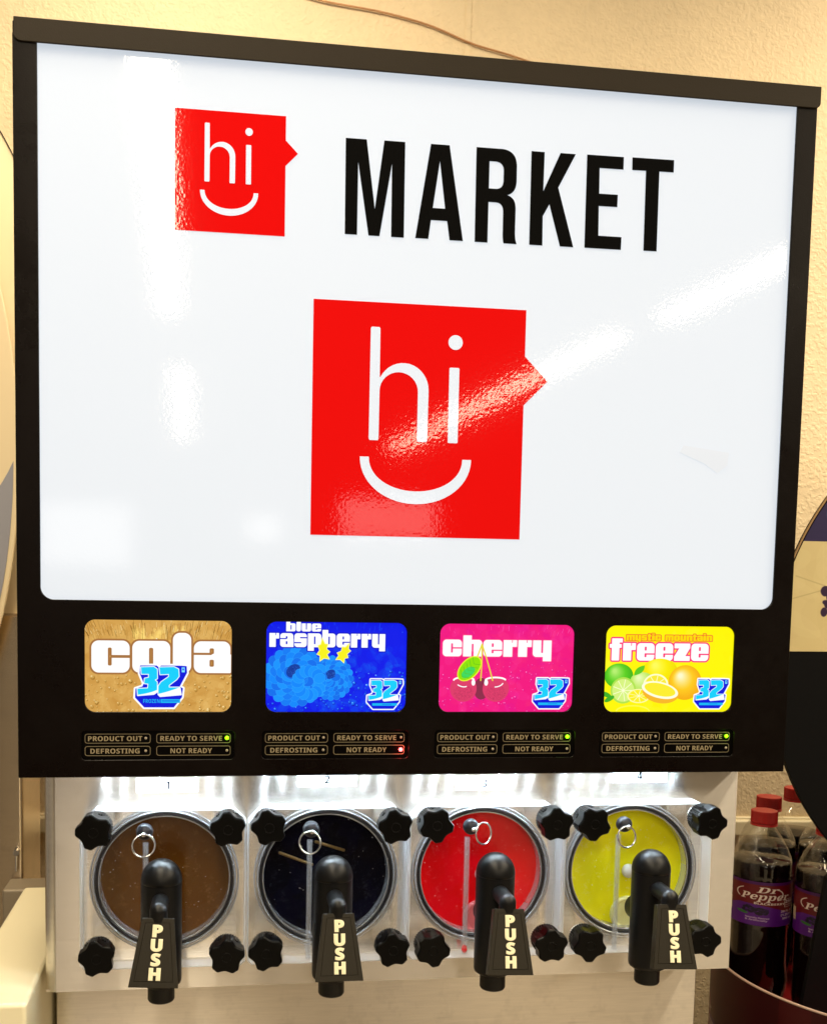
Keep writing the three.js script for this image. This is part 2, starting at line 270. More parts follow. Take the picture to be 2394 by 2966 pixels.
function block(c, str, x0, x1, top, base, fill, outline, ow) {
  const cv = document.createElement('canvas'); cv.width = CW; cv.height = CH; const g = cv.getContext('2d'), H = base - top, gap = 0.06;
  let total = -gap; for (const ch of str) total += GLYPH[ch][0] + gap;
  const k = (x1 - x0) / total; let x = x0;
  g.fillStyle = '#ffffff';
  const rr = (q, a, b, a2, b2, r) => { q.beginPath(); q.moveTo(a + r, b); q.arcTo(a2, b, a2, b2, r); q.arcTo(a2, b2, a, b2, r); q.arcTo(a, b2, a, b, r); q.arcTo(a, b, a2, b, r); q.closePath(); q.fill(); };
  for (const ch of str) {
    const [w, rects, slits, quad] = GLYPH[ch], W = w * k, glyph = document.createElement('canvas'); glyph.width = CW; glyph.height = CH; const q = glyph.getContext('2d'); q.fillStyle = '#ffffff';
    for (const [a, b, a2, b2] of rects) { const big = a2 - a > 0.9 && b2 - b > 0.6; rr(q, x + a * W, top + b * H, x + a2 * W, top + b2 * H, Math.min(big ? 0.22 * H : 0.03 * H, (a2 - a) * W / 2)); }
    if (quad) { q.beginPath(); quad.forEach(([a, b], i) => (i ? q.lineTo(x + a * W, top + b * H) : q.moveTo(x + a * W, top + b * H))); q.fill(); }
    q.globalCompositeOperation = 'destination-out';
    for (const [a, b, a2, b2] of slits) rr(q, x + a * W, top + b * H, x + a2 * W, top + b2 * H, Math.min(0.04 * H, (a2 - a) * W / 2.1, (b2 - b) * H / 2.1));
    g.drawImage(glyph, 0, 0); x += W + gap * k;
  }
  if (outline) {
    const tint = document.createElement('canvas'); tint.width = CW; tint.height = CH; const t = tint.getContext('2d'); t.drawImage(cv, 0, 0); t.globalCompositeOperation = 'source-in'; t.fillStyle = outline; t.fillRect(0, 0, CW, CH);
    for (let i = 0; i < 24; i++) c.drawImage(tint, Math.cos(i * 0.2618) * ow, Math.sin(i * 0.2618) * ow);
  }
  const ink = document.createElement('canvas'); ink.width = CW; ink.height = CH; const t = ink.getContext('2d'); t.drawImage(cv, 0, 0); t.globalCompositeOperation = 'source-in'; t.fillStyle = fill; t.fillRect(0, 0, CW, CH);
  c.drawImage(ink, 0, 0);
}
function drops(c, w, h, n, cols, y0 = 0, rmax = 9) {
  for (let i = 0; i < n; i++) {
    const x = rnd() * w, y = y0 + rnd() * (h - y0), r = range(1.2, rmax) * rnd() + 1;
    c.globalAlpha = range(0.35, 0.9);
    c.fillStyle = cols[0]; c.beginPath(); c.ellipse(x + r * 0.3, y + r * 0.4, r, r * range(0.7, 1), rnd() * 3, 0, 7); c.fill();
    c.fillStyle = cols[1]; c.beginPath(); c.ellipse(x, y, r * 0.85, r * 0.7, rnd() * 3, 0, 7); c.fill();
    c.fillStyle = cols[2]; c.beginPath(); c.ellipse(x - r * 0.2, y - r * 0.25, r * 0.35, r * 0.3, 0, 0, 7); c.fill();
  }
  c.globalAlpha = 1;
}
function streaks(c, w, h, n, col, len, y1) { for (let i = 0; i < n; i++) { const x = rnd() * w, y = rnd() * y1, dx = (x - w / 2) / w * len * 0.9; c.globalAlpha = range(0.2, 0.75); c.strokeStyle = col; c.lineWidth = range(0.8, 2.6); c.beginPath(); c.moveTo(x, y); c.lineTo(x - dx * 0.6, y + len * range(0.3, 1)); c.stroke(); } c.globalAlpha = 1; }
function badge(c, x, y, s, frozen) {      // the 32 badge; x, y its upper left, s its width
  c.save(); c.translate(x, y); c.scale(s / 230, s / 230);
  const outline = [[24, 4], [96, 4], [106, 12], [116, 4], [196, 4], [228, 6], [230, 36], [198, 98], [212, 106], [208, 146], [172, 192], [42, 192], [2, 148], [4, 108], [34, 98], [40, 84], [22, 40]];
  const path = () => { c.beginPath(); outline.forEach(([a, b], i) => (i ? c.lineTo(a, b) : c.moveTo(a, b))); c.closePath(); };
  c.lineJoin = 'round'; path(); c.lineWidth = 16; c.strokeStyle = '#ffffff'; c.stroke(); path(); c.fillStyle = '#0515d8'; c.fill();
  const num = (pts) => { c.beginPath(); pts.forEach(([a, b], i) => (i ? c.lineTo(a, b) : c.moveTo(a, b))); c.closePath(); };
  const three = [[28, 12], [84, 10], [98, 20], [99, 62], [88, 68], [98, 78], [98, 122], [84, 132], [14, 138], [12, 108], [58, 106], [60, 86], [42, 84], [44, 62], [62, 58], [62, 42], [30, 42]];
  const two = [[108, 12], [172, 10], [192, 20], [194, 52], [184, 66], [150, 92], [150, 102], [198, 102], [204, 134], [112, 142], [104, 134], [104, 96], [116, 78], [150, 54], [150, 42], [112, 44]];
  for (const n of [three, two]) { num(n); c.lineWidth = 7; c.strokeStyle = '#ffffff'; c.stroke(); c.fillStyle = '#10cdf8'; c.fill(); }
  c.save(); num(two); c.clip(); c.fillStyle = '#ffffff'; c.beginPath(); c.moveTo(100, 132); c.quadraticCurveTo(150, 122, 210, 96); c.lineTo(210, 150); c.lineTo(100, 150); c.fill(); c.restore();
  c.save(); num(three); c.clip(); c.fillStyle = '#ffffff'; c.beginPath(); c.moveTo(10, 136); c.quadraticCurveTo(70, 128, 100, 112); c.lineTo(100, 140); c.lineTo(10, 142); c.fill(); c.restore();
  c.fillStyle = '#7fe4ff'; c.fillRect(206, 12, 14, 22); c.fillStyle = '#0515d8'; c.fillRect(210, 17, 6, 8);
  c.fillStyle = '#10b8f0'; if (frozen) { c.font = 'bold 23px sans-serif'; c.fillText('FROZEN', 36, 172, 76); c.fillRect(114, 155, 86, 17); c.fillStyle = '#0a5ee8'; c.fillRect(120, 161, 74, 4); } else { c.fillRect(36, 156, 160, 16); c.fillStyle = '#0a5ee8'; c.fillRect(100, 162, 60, 3); }
  c.restore();
}
const cards = [
  ['gold cola flavour card', (c, w, h) => {
    c.fillStyle = '#d2a050'; c.fillRect(0, 0, w, h);
    for (let i = 0; i < 260; i++) { c.globalAlpha = 0.18; c.fillStyle = rnd() < 0.5 ? '#f0c878' : '#b98434'; c.beginPath(); c.ellipse(rnd() * w, rnd() * h, range(8, 46), range(5, 24), rnd() * 3, 0, 7); c.fill(); }
    c.globalAlpha = 1; for (let i = 0; i < 46; i++) { c.globalAlpha = 0.35; c.fillStyle = '#ffdc78'; c.beginPath(); c.ellipse(range(210, 430), range(40, 110), range(4, 12), range(8, 30), 0, 0, 7); c.fill(); } c.globalAlpha = 1;
    streaks(c, w, h, 120, '#6e4a10', 56, 60); streaks(c, w, h, 60, '#fff2c0', 30, 70); drops(c, w, h, 260, ['#8c611c', '#e4b964', '#fff3c8'], 200, 10); drops(c, w, h, 50, ['#9a6c24', '#e9c272', '#ffffff'], 0, 8);
    block(c, 'cola', 32, 630, 94, 234, '#ffffff', '#a5703c', 8);
    badge(c, 216, 198, 226, true);
  }],
  ['blue raspberry flavour card', (c, w, h) => {
    c.fillStyle = '#0618e6'; c.fillRect(0, 0, w, h);
    for (let i = 0; i < 240; i++) { c.globalAlpha = 0.2; c.fillStyle = ['#0a5cf0', '#0426f4', '#0a82f0'][i % 3]; c.beginPath(); c.ellipse(range(0, w), range(110, h), range(8, 42), range(6, 26), rnd() * 3, 0, 7); c.fill(); } c.globalAlpha = 1;
    streaks(c, w, h, 50, '#1a66ff', 30, 30); drops(c, w, h, 210, ['#0210b0', '#0a78f4', '#7fd8ff'], 220, 9); drops(c, w, h, 26, ['#0a30f0', '#4aa8ff', '#e8f8ff'], 0, 6);
    const berry = (bx, by, R, sq) => {
      for (let ring = 4; ring >= 1; ring--) for (let k = 0; k < 8 + ring * 3; k++) {
        const a = k / (8 + ring * 3) * 6.283 + ring * 0.4, r = R * ring / 4.6;
        c.fillStyle = ['#0a86f8', '#0c7af2', '#1292ff', '#0a6eea'][(k + ring) % 4]; c.strokeStyle = '#3fb4ff'; c.lineWidth = 1.8;
        c.beginPath(); c.ellipse(bx + Math.cos(a) * r, by + Math.sin(a) * r * sq, R * 0.25, R * 0.2, a, 0, 7); c.fill(); c.globalAlpha = 0.5; c.stroke(); c.globalAlpha = 1;
      }
      c.fillStyle = '#0a3ca0'; c.beginPath(); c.ellipse(bx - R * 0.06, by - R * 0.2, R * 0.27, R * 0.21, -0.7, 0, 7); c.fill();
      for (let i = 0; i < 40; i++) { c.fillStyle = rnd() < 0.5 ? '#062a78' : '#2f66c8'; c.fillRect(bx - R * 0.06 + range(-1, 1) * R * 0.2, by - R * 0.2 + range(-1, 1) * R * 0.15, 3, 3); }
    };
    berry(298, 254, 88, 1.05); berry(134, 248, 128, 0.95);
    for (let k = 0; k < 16; k++) { const a = k * 0.393; c.fillStyle = ['#0a86f8', '#1292ff'][k % 2]; c.strokeStyle = '#46b8ff'; c.beginPath(); c.ellipse(196 + Math.cos(a) * 52, 276 + Math.sin(a) * 54, 27, 22, a, 0, 7); c.fill(); c.globalAlpha = 0.5; c.stroke(); c.globalAlpha = 1; }
    block(c, 'blue', 92, 248, 10, 46, '#ffffff', '#0414c8', 4); block(c, 'raspberry', 18, 538, 54, 116, '#ffffff', '#0414c8', 5);
    const leaf = (x, y, s, a) => { c.save(); c.translate(x, y); c.rotate(a); c.fillStyle = '#f4ee1c'; c.strokeStyle = '#fffb9a'; c.lineWidth = 3; c.beginPath(); c.moveTo(0, -s); for (const [u, v] of [[0.2, -0.5], [0.45, -0.45], [0.3, -0.05], [0.55, 0.2], [0.3, 0.4], [0.45, 0.8], [0, 0.7], [-0.35, 0.9], [-0.3, 0.45], [-0.55, 0.3], [-0.3, 0], [-0.4, -0.4], [-0.15, -0.5]]) c.lineTo(u * s, v * s); c.closePath(); c.fill(); c.stroke(); c.restore(); };
    leaf(258, 128, 54, -0.1); leaf(352, 140, 50, 0.5);
    badge(c, 458, 256, 164, false);
  }],
  ['pink cherry flavour card', (c, w, h) => {
    c.fillStyle = '#f0147e'; c.fillRect(0, 0, w, h);
    for (let i = 0; i < 240; i++) { c.globalAlpha = 0.16; c.fillStyle = ['#ff4aa4', '#e00a90', '#fa3278'][i % 3]; c.beginPath(); c.ellipse(rnd() * w, rnd() * h, range(8, 44), range(6, 26), rnd() * 3, 0, 7); c.fill(); } c.globalAlpha = 1;
    streaks(c, w, h, 40, '#ff7cc4', 26, 40); drops(c, w, h, 200, ['#c80a78', '#ff4aa8', '#ffc8ec'], 180, 7); drops(c, w, h, 30, ['#d00a80', '#ff6ab8', '#fff0fa'], 0, 6);
    block(c, 'cherry', 20, 530, 76, 152, '#ffffff', '#ff5a8e', 3);
    c.fillStyle = '#8a2c4a'; c.beginPath(); c.ellipse(204, 300, 36, 50, 0, 0, 7); c.fill();
    const cherry = (x, y, f) => {
      c.fillStyle = '#dc3c6a'; c.beginPath(); c.ellipse(x, y, 62, 60, 0, 0, 7); c.fill();
      for (let i = 0; i < 320; i++) { const a = rnd() * 6.283, r = Math.sqrt(rnd()); c.globalAlpha = 0.3; c.fillStyle = '#a02850'; c.fillRect(x + Math.cos(a) * r * 46, y + 16 + Math.sin(a) * r * 36, 3, 3); } c.globalAlpha = 1;
      c.strokeStyle = '#ffffff'; c.lineWidth = 8; c.lineCap = 'round'; c.beginPath(); c.ellipse(x + 2 * f, y - 38, 48, 14, 0, Math.PI * 1.05, Math.PI * 1.9); c.stroke(); c.lineWidth = 5; c.beginPath(); c.ellipse(x - 8 * f, y - 22, 26, 12, f * 0.3, 0.4, 2.2); c.stroke(); c.fillStyle = '#ffffff'; c.beginPath(); c.ellipse(x + 46 * f, y - 28, 9, 14, 0, 0, 7); c.fill();
    };
    cherry(120, 300, 1); cherry(272, 300, -1);
    c.strokeStyle = '#e6d838'; c.lineWidth = 6; for (const [x2, y2] of [[136, 262], [200, 262], [256, 262]]) { c.beginPath(); c.moveTo(202, 96); c.quadraticCurveTo((202 + x2) / 2 + 4, 180, x2, y2); c.stroke(); }
    c.save(); c.translate(146, 208); c.rotate(0.75); c.fillStyle = '#8be000'; c.strokeStyle = '#e8f428'; c.lineWidth = 5; c.beginPath(); c.ellipse(0, 0, 40, 66, 0, 0, 7); c.fill(); c.stroke(); c.fillStyle = '#3cd860'; c.beginPath(); c.ellipse(8, 16, 20, 36, 0.2, 0, 7); c.fill(); c.strokeStyle = '#58b81c'; c.lineWidth = 2; for (let k = -2; k < 3; k++) { c.beginPath(); c.moveTo(0, k * 20 + 10); c.lineTo(26, k * 20 - 8); c.moveTo(0, k * 20 + 10); c.lineTo(-26, k * 20 - 8); c.stroke(); } c.restore();
    badge(c, 448, 248, 170, false);
  }],
  ['yellow mountain freeze flavour card', (c, w, h) => {
    c.fillStyle = '#fdf302'; c.fillRect(0, 0, w, h);
    for (let i = 0; i < 60; i++) { c.globalAlpha = 0.16; c.fillStyle = i % 2 ? '#fff978' : '#f2e400'; c.beginPath(); c.ellipse(rnd() * w, rnd() * h, range(8, 40), range(6, 24), rnd() * 3, 0, 7); c.fill(); } c.globalAlpha = 1;
    block(c, 'mystic mountain', 106, 528, 46, 72, '#f8d800', '#f0682c', 3.2);
    block(c, 'freeze', 26, 512, 84, 166, '#ffffff', '#f83c78', 6.5);
    const ball = (x, y, rx, ry, base, lit, deep) => { const g = c.createRadialGradient(x - rx * 0.3, y - ry * 0.4, rx * 0.1, x, y, rx * 1.15); g.addColorStop(0, lit); g.addColorStop(0.5, base); g.addColorStop(1, deep); c.fillStyle = g; c.beginPath(); c.ellipse(x, y, rx, ry, 0, 0, 7); c.fill(); };
    ball(276, 208, 84, 52, '#f6e800', '#fff85a', '#ecd400');
    ball(76, 238, 70, 58, '#58cc20', '#b4ec70', '#38a818'); ball(190, 262, 58, 42, '#c4ea70', '#e8f8b4', '#98d848'); ball(402, 268, 82, 82, '#fbc81e', '#fff6c8', '#f0a010');
    c.fillStyle = '#5ac822'; c.beginPath(); c.moveTo(150, 236); c.quadraticCurveTo(150, 196, 200, 188); c.quadraticCurveTo(204, 226, 150, 236); c.fill();
    const slice = (x, y, r, sq, flesh, rim) => { c.save(); c.translate(x, y); c.scale(1, sq); c.fillStyle = rim; c.beginPath(); c.arc(0, 0, r, 0, 7); c.fill(); c.fillStyle = flesh; c.beginPath(); c.arc(0, 0, r * 0.86, 0, 7); c.fill(); c.strokeStyle = '#ffffd8'; c.lineWidth = 3; for (let k = 0; k < 9; k++) { c.beginPath(); c.moveTo(0, 0); c.lineTo(Math.cos(k * 0.698) * r * 0.84, Math.sin(k * 0.698) * r * 0.84); c.stroke(); } c.restore(); };
    slice(258, 280, 62, 0.85, '#f6e838', '#fffbd0'); slice(100, 306, 62, 1.0, '#d4f080', '#aee050'); slice(176, 332, 56, 0.6, '#f8ec20', '#fff8b0');
    c.fillStyle = '#f4b428'; c.beginPath(); c.ellipse(284, 312, 92, 54, 0.16, 0, Math.PI); c.fill(); c.fillStyle = '#fffce0'; c.beginPath(); c.ellipse(280, 304, 92, 38, 0.22, 0, Math.PI * 2); c.fill(); c.fillStyle = '#f8ea30'; c.beginPath(); c.ellipse(280, 302, 78, 29, 0.22, 0, Math.PI * 2); c.fill();
    c.fillStyle = '#3cae28'; for (const [x, y, a] of [[18, 326, 0.4], [34, 346, -0.5]]) { c.save(); c.translate(x, y); c.rotate(a); c.beginPath(); c.ellipse(0, 0, 26, 11, 0, 0, 7); c.fill(); c.restore(); }
    c.globalAlpha = 0.5; c.strokeStyle = '#ffffa0'; c.lineWidth = 6; c.beginPath(); c.ellipse(150, 404, 80, 26, 0, Math.PI, Math.PI * 2); c.stroke(); c.globalAlpha = 1;
    badge(c, 450, 248, 170, false);
  }],
];
cards.forEach(([label, draw], i) => {
  const t = canvasTex(CW, CH, draw);
  const m = P({ color: rgb(0.006, 0.006, 0.006), specularIntensity: 0.15, roughness: 0.25, emissive: rgb(1, 1, 1), emissiveIntensity: CARD_GLOW, emissiveMap: t });
  part(machine, 'flavor_card', new THREE.PlaneGeometry(0.1194, 0.0764), m, at(CX[i], 0.0913, -0.0022), null, label);
});

// status panels: black strips with four printed fields and four small lamps
const statusPrint = canvasTex(1240, 242, (c, w, h) => {
  c.fillStyle = '#060403'; c.fillRect(0, 0, w, h);
  const X = (x) => (x + 0.0619) / 0.1238 * w, Yp = (y) => (0.0381 - y) / 0.0239 * h;
  const f = (x0, x1, y0, y1, s, tx, tw) => {
    c.strokeStyle = '#a89a7c'; c.lineWidth = 5; const a = X(x0), b = X(x1), t = Yp(y1), u = Yp(y0), r = 22;
    c.beginPath(); c.moveTo(a + r, t); c.lineTo(b - r, t); c.quadraticCurveTo(b, t, b, t + r); c.lineTo(b, u - r); c.quadraticCurveTo(b, u, b - r, u); c.lineTo(a + r, u); c.quadraticCurveTo(a, u, a, u - r); c.lineTo(a, t + r); c.quadraticCurveTo(a, t, a + r, t); c.stroke();
    c.font = 'bold 58px sans-serif'; const m = c.measureText(s).width; c.save(); c.translate(X(tx), (t + u) / 2 + 21); c.scale((X(tx + tw) - X(tx)) / m, 1); c.fillStyle = '#c2b28e'; c.fillText(s, 0, 0); c.restore();
  };
  f(-0.0588, -0.0067, 0.0279, 0.0354, 'PRODUCT OUT', -0.0570, 0.0440); f(-0.0015, 0.0584, 0.0279, 0.0354, 'READY TO SERVE', 0.0008, 0.0512);
  f(-0.0588, -0.0067, 0.0176, 0.0252, 'DEFROSTING', -0.0552, 0.0405); f(-0.0015, 0.0584, 0.0176, 0.0252, 'NOT READY', 0.0090, 0.0345);
});
const statusMat = P({ color: rgb(0.62, 0.62, 0.62), map: statusPrint, specularIntensity: 0.15, roughness: 0.3 });
const bulbOff = P({ color: rgb(0.42, 0.36, 0.27), roughness: 0.3 });
const bulbGreen = P({ color: rgb(0.2, 0.5, 0.02), emissive: rgb(0.32, 1.0, 0.0), emissiveIntensity: 1.5, roughness: 0.3 });
const bulbRed = P({ color: rgb(0.6, 0.02, 0.02), emissive: rgb(1.0, 0.10, 0.10), emissiveIntensity: 7, roughness: 0.3 });
const bulbGeo = new THREE.SphereGeometry(0.0013, 16, 12);
CX.forEach((x, i) => {
  const s = part(machine, 'status_panel', new THREE.PlaneGeometry(0.1238, 0.0239), statusMat, at(x, 0.02615, -0.0014));
  const lamps = [[-0.0103, 0.032, 0], [0.0556, 0.032, i === 1 ? 0 : 1], [-0.0104, 0.0215, 0], [0.0556, 0.0215, i === 1 ? 2 : 0]];
  for (const [lx, ly, on] of lamps) {
    const b = part(s, 'indicator_light', bulbGeo, [bulbOff, bulbGreen, bulbRed][on], [lx, ly - 0.02615, 0.0003], null, ['unlit indicator light', 'green lit indicator light', 'red lit indicator light'][on]);
    b.scale.set(on ? 1.35 : 0.85, on ? 1.35 : 0.85, 0.6);
    if (on) { const l = new THREE.PointLight(on === 1 ? rgb(0.3, 1, 0) : rgb(1, 0.04, 0.04), on === 1 ? 0.00012 : 0.0006); l.position.set(lx, ly - 0.02615, 0.0035); l.shadow.radius = 0.05; s.add(l); }
  }
});

// steel barrel housing with four bores, lower panel, cabinet sides
const plate = new THREE.Shape();
{ const x0 = -0.3225, x1 = 0.3225, y0 = -0.2072, y1 = 0.012; plate.moveTo(x0 + 0.004, y0); plate.lineTo(x1, y0); plate.lineTo(x1, y1); plate.lineTo(x0, y1); plate.lineTo(x0, y0 + 0.004); plate.closePath(); }
BX.forEach((x) => { const h = new THREE.Path(); h.absarc(x, BY, 0.0572, 0, Math.PI * 2); plate.holes.push(h); });
function bentPlate() {            // the left edge is folded back round a soft bend
  const g = extrude(plate, 0.0015, 0, 1, 48).translate(0, 0, -0.0695), p = g.attributes.position, r = 0.0105;
  for (let i = 0; i < p.count; i++) { const x = p.getX(i); if (x < -0.3225 + 1e-4 || x < -0.318) p.setX(i, -0.3225 + r); }
  const arc = new THREE.Shape(); arc.moveTo(-0.3225 + r, -0.068); arc.absarc(-0.3225 + r, -0.068 - r, r, Math.PI / 2, Math.PI, false); arc.lineTo(-0.3225, -0.134); arc.lineTo(-0.3212, -0.134); arc.lineTo(-0.3212, -0.068 - r); arc.absarc(-0.3225 + r, -0.068 - r, r - 0.0013, Math.PI, Math.PI / 2, true); arc.closePath();
  const e = extrude(arc, 0.2192, 0, 1, 12).rotateX(-Math.PI / 2);   // shape y becomes -z
  e.scale(1, 1, -1); const idx = e.index; if (!idx) { const q = e.attributes.position.array; for (let i = 0; i < q.length; i += 9) for (let k = 0; k < 3; k++) { const t = q[i + 3 + k]; q[i + 3 + k] = q[i + 6 + k]; q[i + 6 + k] = t; } }
  e.translate(0, -0.2072, 0); e.computeVertexNormals();
  const side = box(0.3212, 0.3225, -0.2072, 0.012, -0.134, -0.0696), under = box(-0.3211, 0.3211, -0.2072, -0.2059, -0.1341, -0.0696);
  return metricUV(merge([g, e, side, under].map((q) => { const t = q.index ? q.toNonIndexed() : q; t.deleteAttribute('uv'); return t; })));
}
part(machine, 'front_plate', bentPlate(), M.steel, at(0, 0, 0), null, 'brushed steel barrel plate');
part(machine, 'lower_panel', metricUV(rbox(-0.3222, 0.3222, -0.56, -0.2075, -0.1375, -0.1350, 0.001)), M.lowSteel, at(0, 0, 0));
part(machine, 'cabinet', metricUV(merge([box(-0.3215, 0.3215, -0.56, -0.0002, -0.40, -0.138)])), M.steel, at(0, 0, 0));

// light strips under the header: a bar with a row of diodes each
const ledDot = new THREE.BoxGeometry(0.0026, 0.001, 0.003);
BX.forEach((x) => {
  const b = part(machine, 'light_strip', box(-0.062, 0.062, 0.0102, 0.0149, -0.008, 0.008), M.fixture, at(x, 0, -0.044));
  const dots = []; for (let k = 0; k < 8; k++) dots.push(ledDot.clone().translate(-0.0551 + k * 0.01575, 0.0096, 0));
  part(b, 'diode_row', merge(dots), M.led);
  const l = new THREE.RectAreaLight(LED, LED_POWER, 0.122, 0.010); l.position.set(0, 0.0088, 0); l.rotation.x = -Math.PI / 2 + 0.6; b.add(l);
});

// number stickers
[['1', -0.2152, -0.0211], ['2', -0.0728, -0.0172], ['3', 0.0734, -0.0220], ['4', 0.2236, -0.0163]].forEach(([d, x, y]) => {
  const s = part(machine, 'number_label', rbox(-0.0272, 0.0272, -0.0064, 0.0064, 0, 0.0005, 0.0001), M.paper, at(x, y, -0.0678));
  const g = new TextGeometry(d, { font, size: 0.0074, depth: 0.0002, curveSegments: 6 }); g.computeBoundingBox(); g.translate(-g.boundingBox.max.x / 2, -0.0037, 0.0006); part(s, 'digit', g, M.ink);
});

// what is inside the barrels
const fGrain = field(256, 256, [[30, 30, 1], [90, 90, 0.8], [200, 200, 0.7]]), fCloud = field(256, 256, [[3, 3, 1], [7, 6, 0.7], [15, 17, 0.3]]);
const slush = (base, speck, amount, rough) => P({ roughness: rough, specularIntensity: 0.15, color: rgb(1, 1, 1), map: (() => { const t = dataTex(256, 256, (i) => { const g = clampS(fGrain[i], 0.66, 0.74) * amount, k = 0.88 + 0.22 * fCloud[i]; return base.map((b, n) => Math.min(1, b * k * (1 - g) + speck[n] * g)); }, null, false); return t; })() });
const drinks = [
  ['dark brown cola slush', slush([0.115, 0.042, 0.006], [0.35, 0.18, 0.06], 0.22, 0.35)],
  ['blue black raspberry drink', slush([0.003, 0.004, 0.010], [0.05, 0.055, 0.07], 0.25, 0.06)],
  ['bright red cherry slush', slush([0.88, 0.004, 0.010], [0.95, 0.25, 0.25], 0.12, 0.35)],
  ['bright yellow slush', slush([0.92, 0.88, 0.012], [0.95, 0.92, 0.4], 0.22, 0.35)],
];
const drinkGeo = new THREE.CircleGeometry(0.0571, 64);
const boreGeo = new THREE.CylinderGeometry(0.0571, 0.0571, 0.0125, 64, 1, true).rotateX(Math.PI / 2);
const reflectionGold = P({ color: rgb(0.24, 0.16, 0.06), metalness: 0.8, roughness: 0.35 });  // gold reflections in the dark barrel, modelled as two coloured bars
const portMat = [null, null, P({ color: rgb(0.75, 0.18, 0.2), roughness: 0.3 }), P({ color: rgb(0.80, 0.78, 0.35), roughness: 0.3 })];
drinks.forEach(([label, m], i) => {
  const d = part(machine, 'frozen_drink', drinkGeo, m, at(BX[i], BY, -0.0800), null, label);
  part(d, 'barrel_wall', boreGeo, M.ring, [0, 0, 0.0052]);
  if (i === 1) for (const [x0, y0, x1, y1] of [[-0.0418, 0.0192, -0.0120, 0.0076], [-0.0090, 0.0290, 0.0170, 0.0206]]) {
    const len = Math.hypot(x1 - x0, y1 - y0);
    part(d, 'reflection_bar', new THREE.CapsuleGeometry(0.0014, len, 6, 14), reflectionGold, [(x0 + x1) / 2, (y0 + y1) / 2, 0.0016], [0, 0, Math.atan2(y1 - y0, x1 - x0) - Math.PI / 2]);
  }
  if (portMat[i]) {
    const g = merge([new THREE.TorusGeometry(0.0145, 0.0026, 12, 40), new THREE.CylinderGeometry(0.0125, 0.0125, 0.004, 32).rotateX(Math.PI / 2)]);
    part(d, 'outlet_port', g, portMat[i], [0.003, -0.046, 0.003]);
    part(d, 'shaft_nose', new THREE.SphereGeometry(0.0068, 24, 16), M.nylon, [0.004, -0.005, 0.001]);
  }
});

// faceplates: clear acrylic blocks with seals, knobs, pin, ring
const fpS = new THREE.Shape();
{ const w = 0.0716, h = 0.0710, c = 0.013, b = 0.004; [[-w + b, -h], [w - b, -h], [w, -h + b], [w, h - c], [w - c, h], [-w + c, h], [-w, h - c], [-w, -h + b]].forEach(([x, y], i) => (i ? fpS.lineTo(x, y) : fpS.moveTo(x, y))); fpS.closePath(); }
const fpG = extrude(fpS, 0.0185, 0.0012, 2).translate(0, 0, 0.0012);
const ringLathe = (r0, r1, z0, z1) => { const m = (z1 - z0) * 0.25; return new THREE.LatheGeometry([[r0, z0], [r0, z1 - m], [r0 + m, z1], [r1 - m, z1], [r1, z1 - m], [r1, z0]].map(([x, y]) => new THREE.Vector2(x, y)), 80).rotateX(Math.PI / 2); };
const sealG = { outer: new THREE.TorusGeometry(0.0652, 0.0008, 10, 90), band: ringLathe(0.0612, 0.0634, 0, 0.0035), oring: new THREE.TorusGeometry(0.0597, 0.0013, 12, 90), inner: new THREE.TorusGeometry(0.0577, 0.0007, 8, 90) };
function knobGeometry() {
  const lobes = 5, pts = [], R = 0.0156;
  for (let k = 0; k < 120; k++) {
    const a = k / 120 * Math.PI * 2, f = ((a * lobes / (2 * Math.PI)) % 1 + 1) % 1, d = Math.abs(f - 0.5) * 2;      // d = 1 on a lobe, 0 between two
    const edge = 0.70, half = (1 - edge) * Math.PI / lobes;
    let r = d > edge ? R * Math.cos(half) / Math.cos((1 - d) * Math.PI / lobes) + 0.0003 : R - 0.0031 * Math.sin((edge - d) / edge * Math.PI / 2);
    if (d > edge && k % 2) r -= 0.0004;
    pts.push([Math.cos(a) * r, Math.sin(a) * r]);
  }
  const s = poly(pts);
  const body = extrude(s, 0.011, 0.0016, 3).translate(0, 0, 0.0166 - 0.0);
  const collar = []; const n = 36, cs = [];
  for (let k = 0; k < n * 2; k++) { const a = k / (n * 2) * Math.PI * 2, r = k % 2 ? 0.0126 : 0.0136; cs.push([Math.cos(a) * r, Math.sin(a) * r]); }
  collar.push(extrude(poly(cs), 0.0085, 0.0004, 1).translate(0, 0, 0.0066));
  const dimple = new THREE.TorusGeometry(0.0040, 0.00035, 8, 32).translate(0, 0, 0.0292);
  return merge([body, ...collar, dimple].map((g) => { const t = g.index ? g.toNonIndexed() : g; t.deleteAttribute('uv'); return t; }));
}
const knobG = knobGeometry();
const spacerG = new THREE.CylinderGeometry(0.0085, 0.0095, 0.0068, 28).rotateX(Math.PI / 2);
const studG = new THREE.LatheGeometry([[0, 0.0078], [0.003, 0.0076], [0.0062, 0.006], [0.0072, 0.0035], [0.0072, 0]].map(([x, y]) => new THREE.Vector2(x, y)), 32).rotateX(Math.PI / 2);
const ringG = new THREE.TorusGeometry(0.0096, 0.00085, 12, 48), pinG = merge([new THREE.CylinderGeometry(0.0017, 0.0017, 0.008, 16).rotateX(Math.PI / 2).translate(0, 0, 0.009), new THREE.SphereGeometry(0.0022, 16, 12).translate(0, 0, 0.0128)]);
const tubeG = new THREE.CylinderGeometry(0.0026, 0.0026, 0.110, 20, 1, true), tubeG2 = new THREE.CylinderGeometry(0.0016, 0.0016, 0.110, 20, 1, true);
const tubeMat = P({ color: rgb(0.95, 0.97, 1), transmission: 0.88, thickness: 0, roughness: 0.12, ior: 1.49 });
const speckMat = P({ color: rgb(0.75, 0.74, 0.72), roughness: 0.7 });
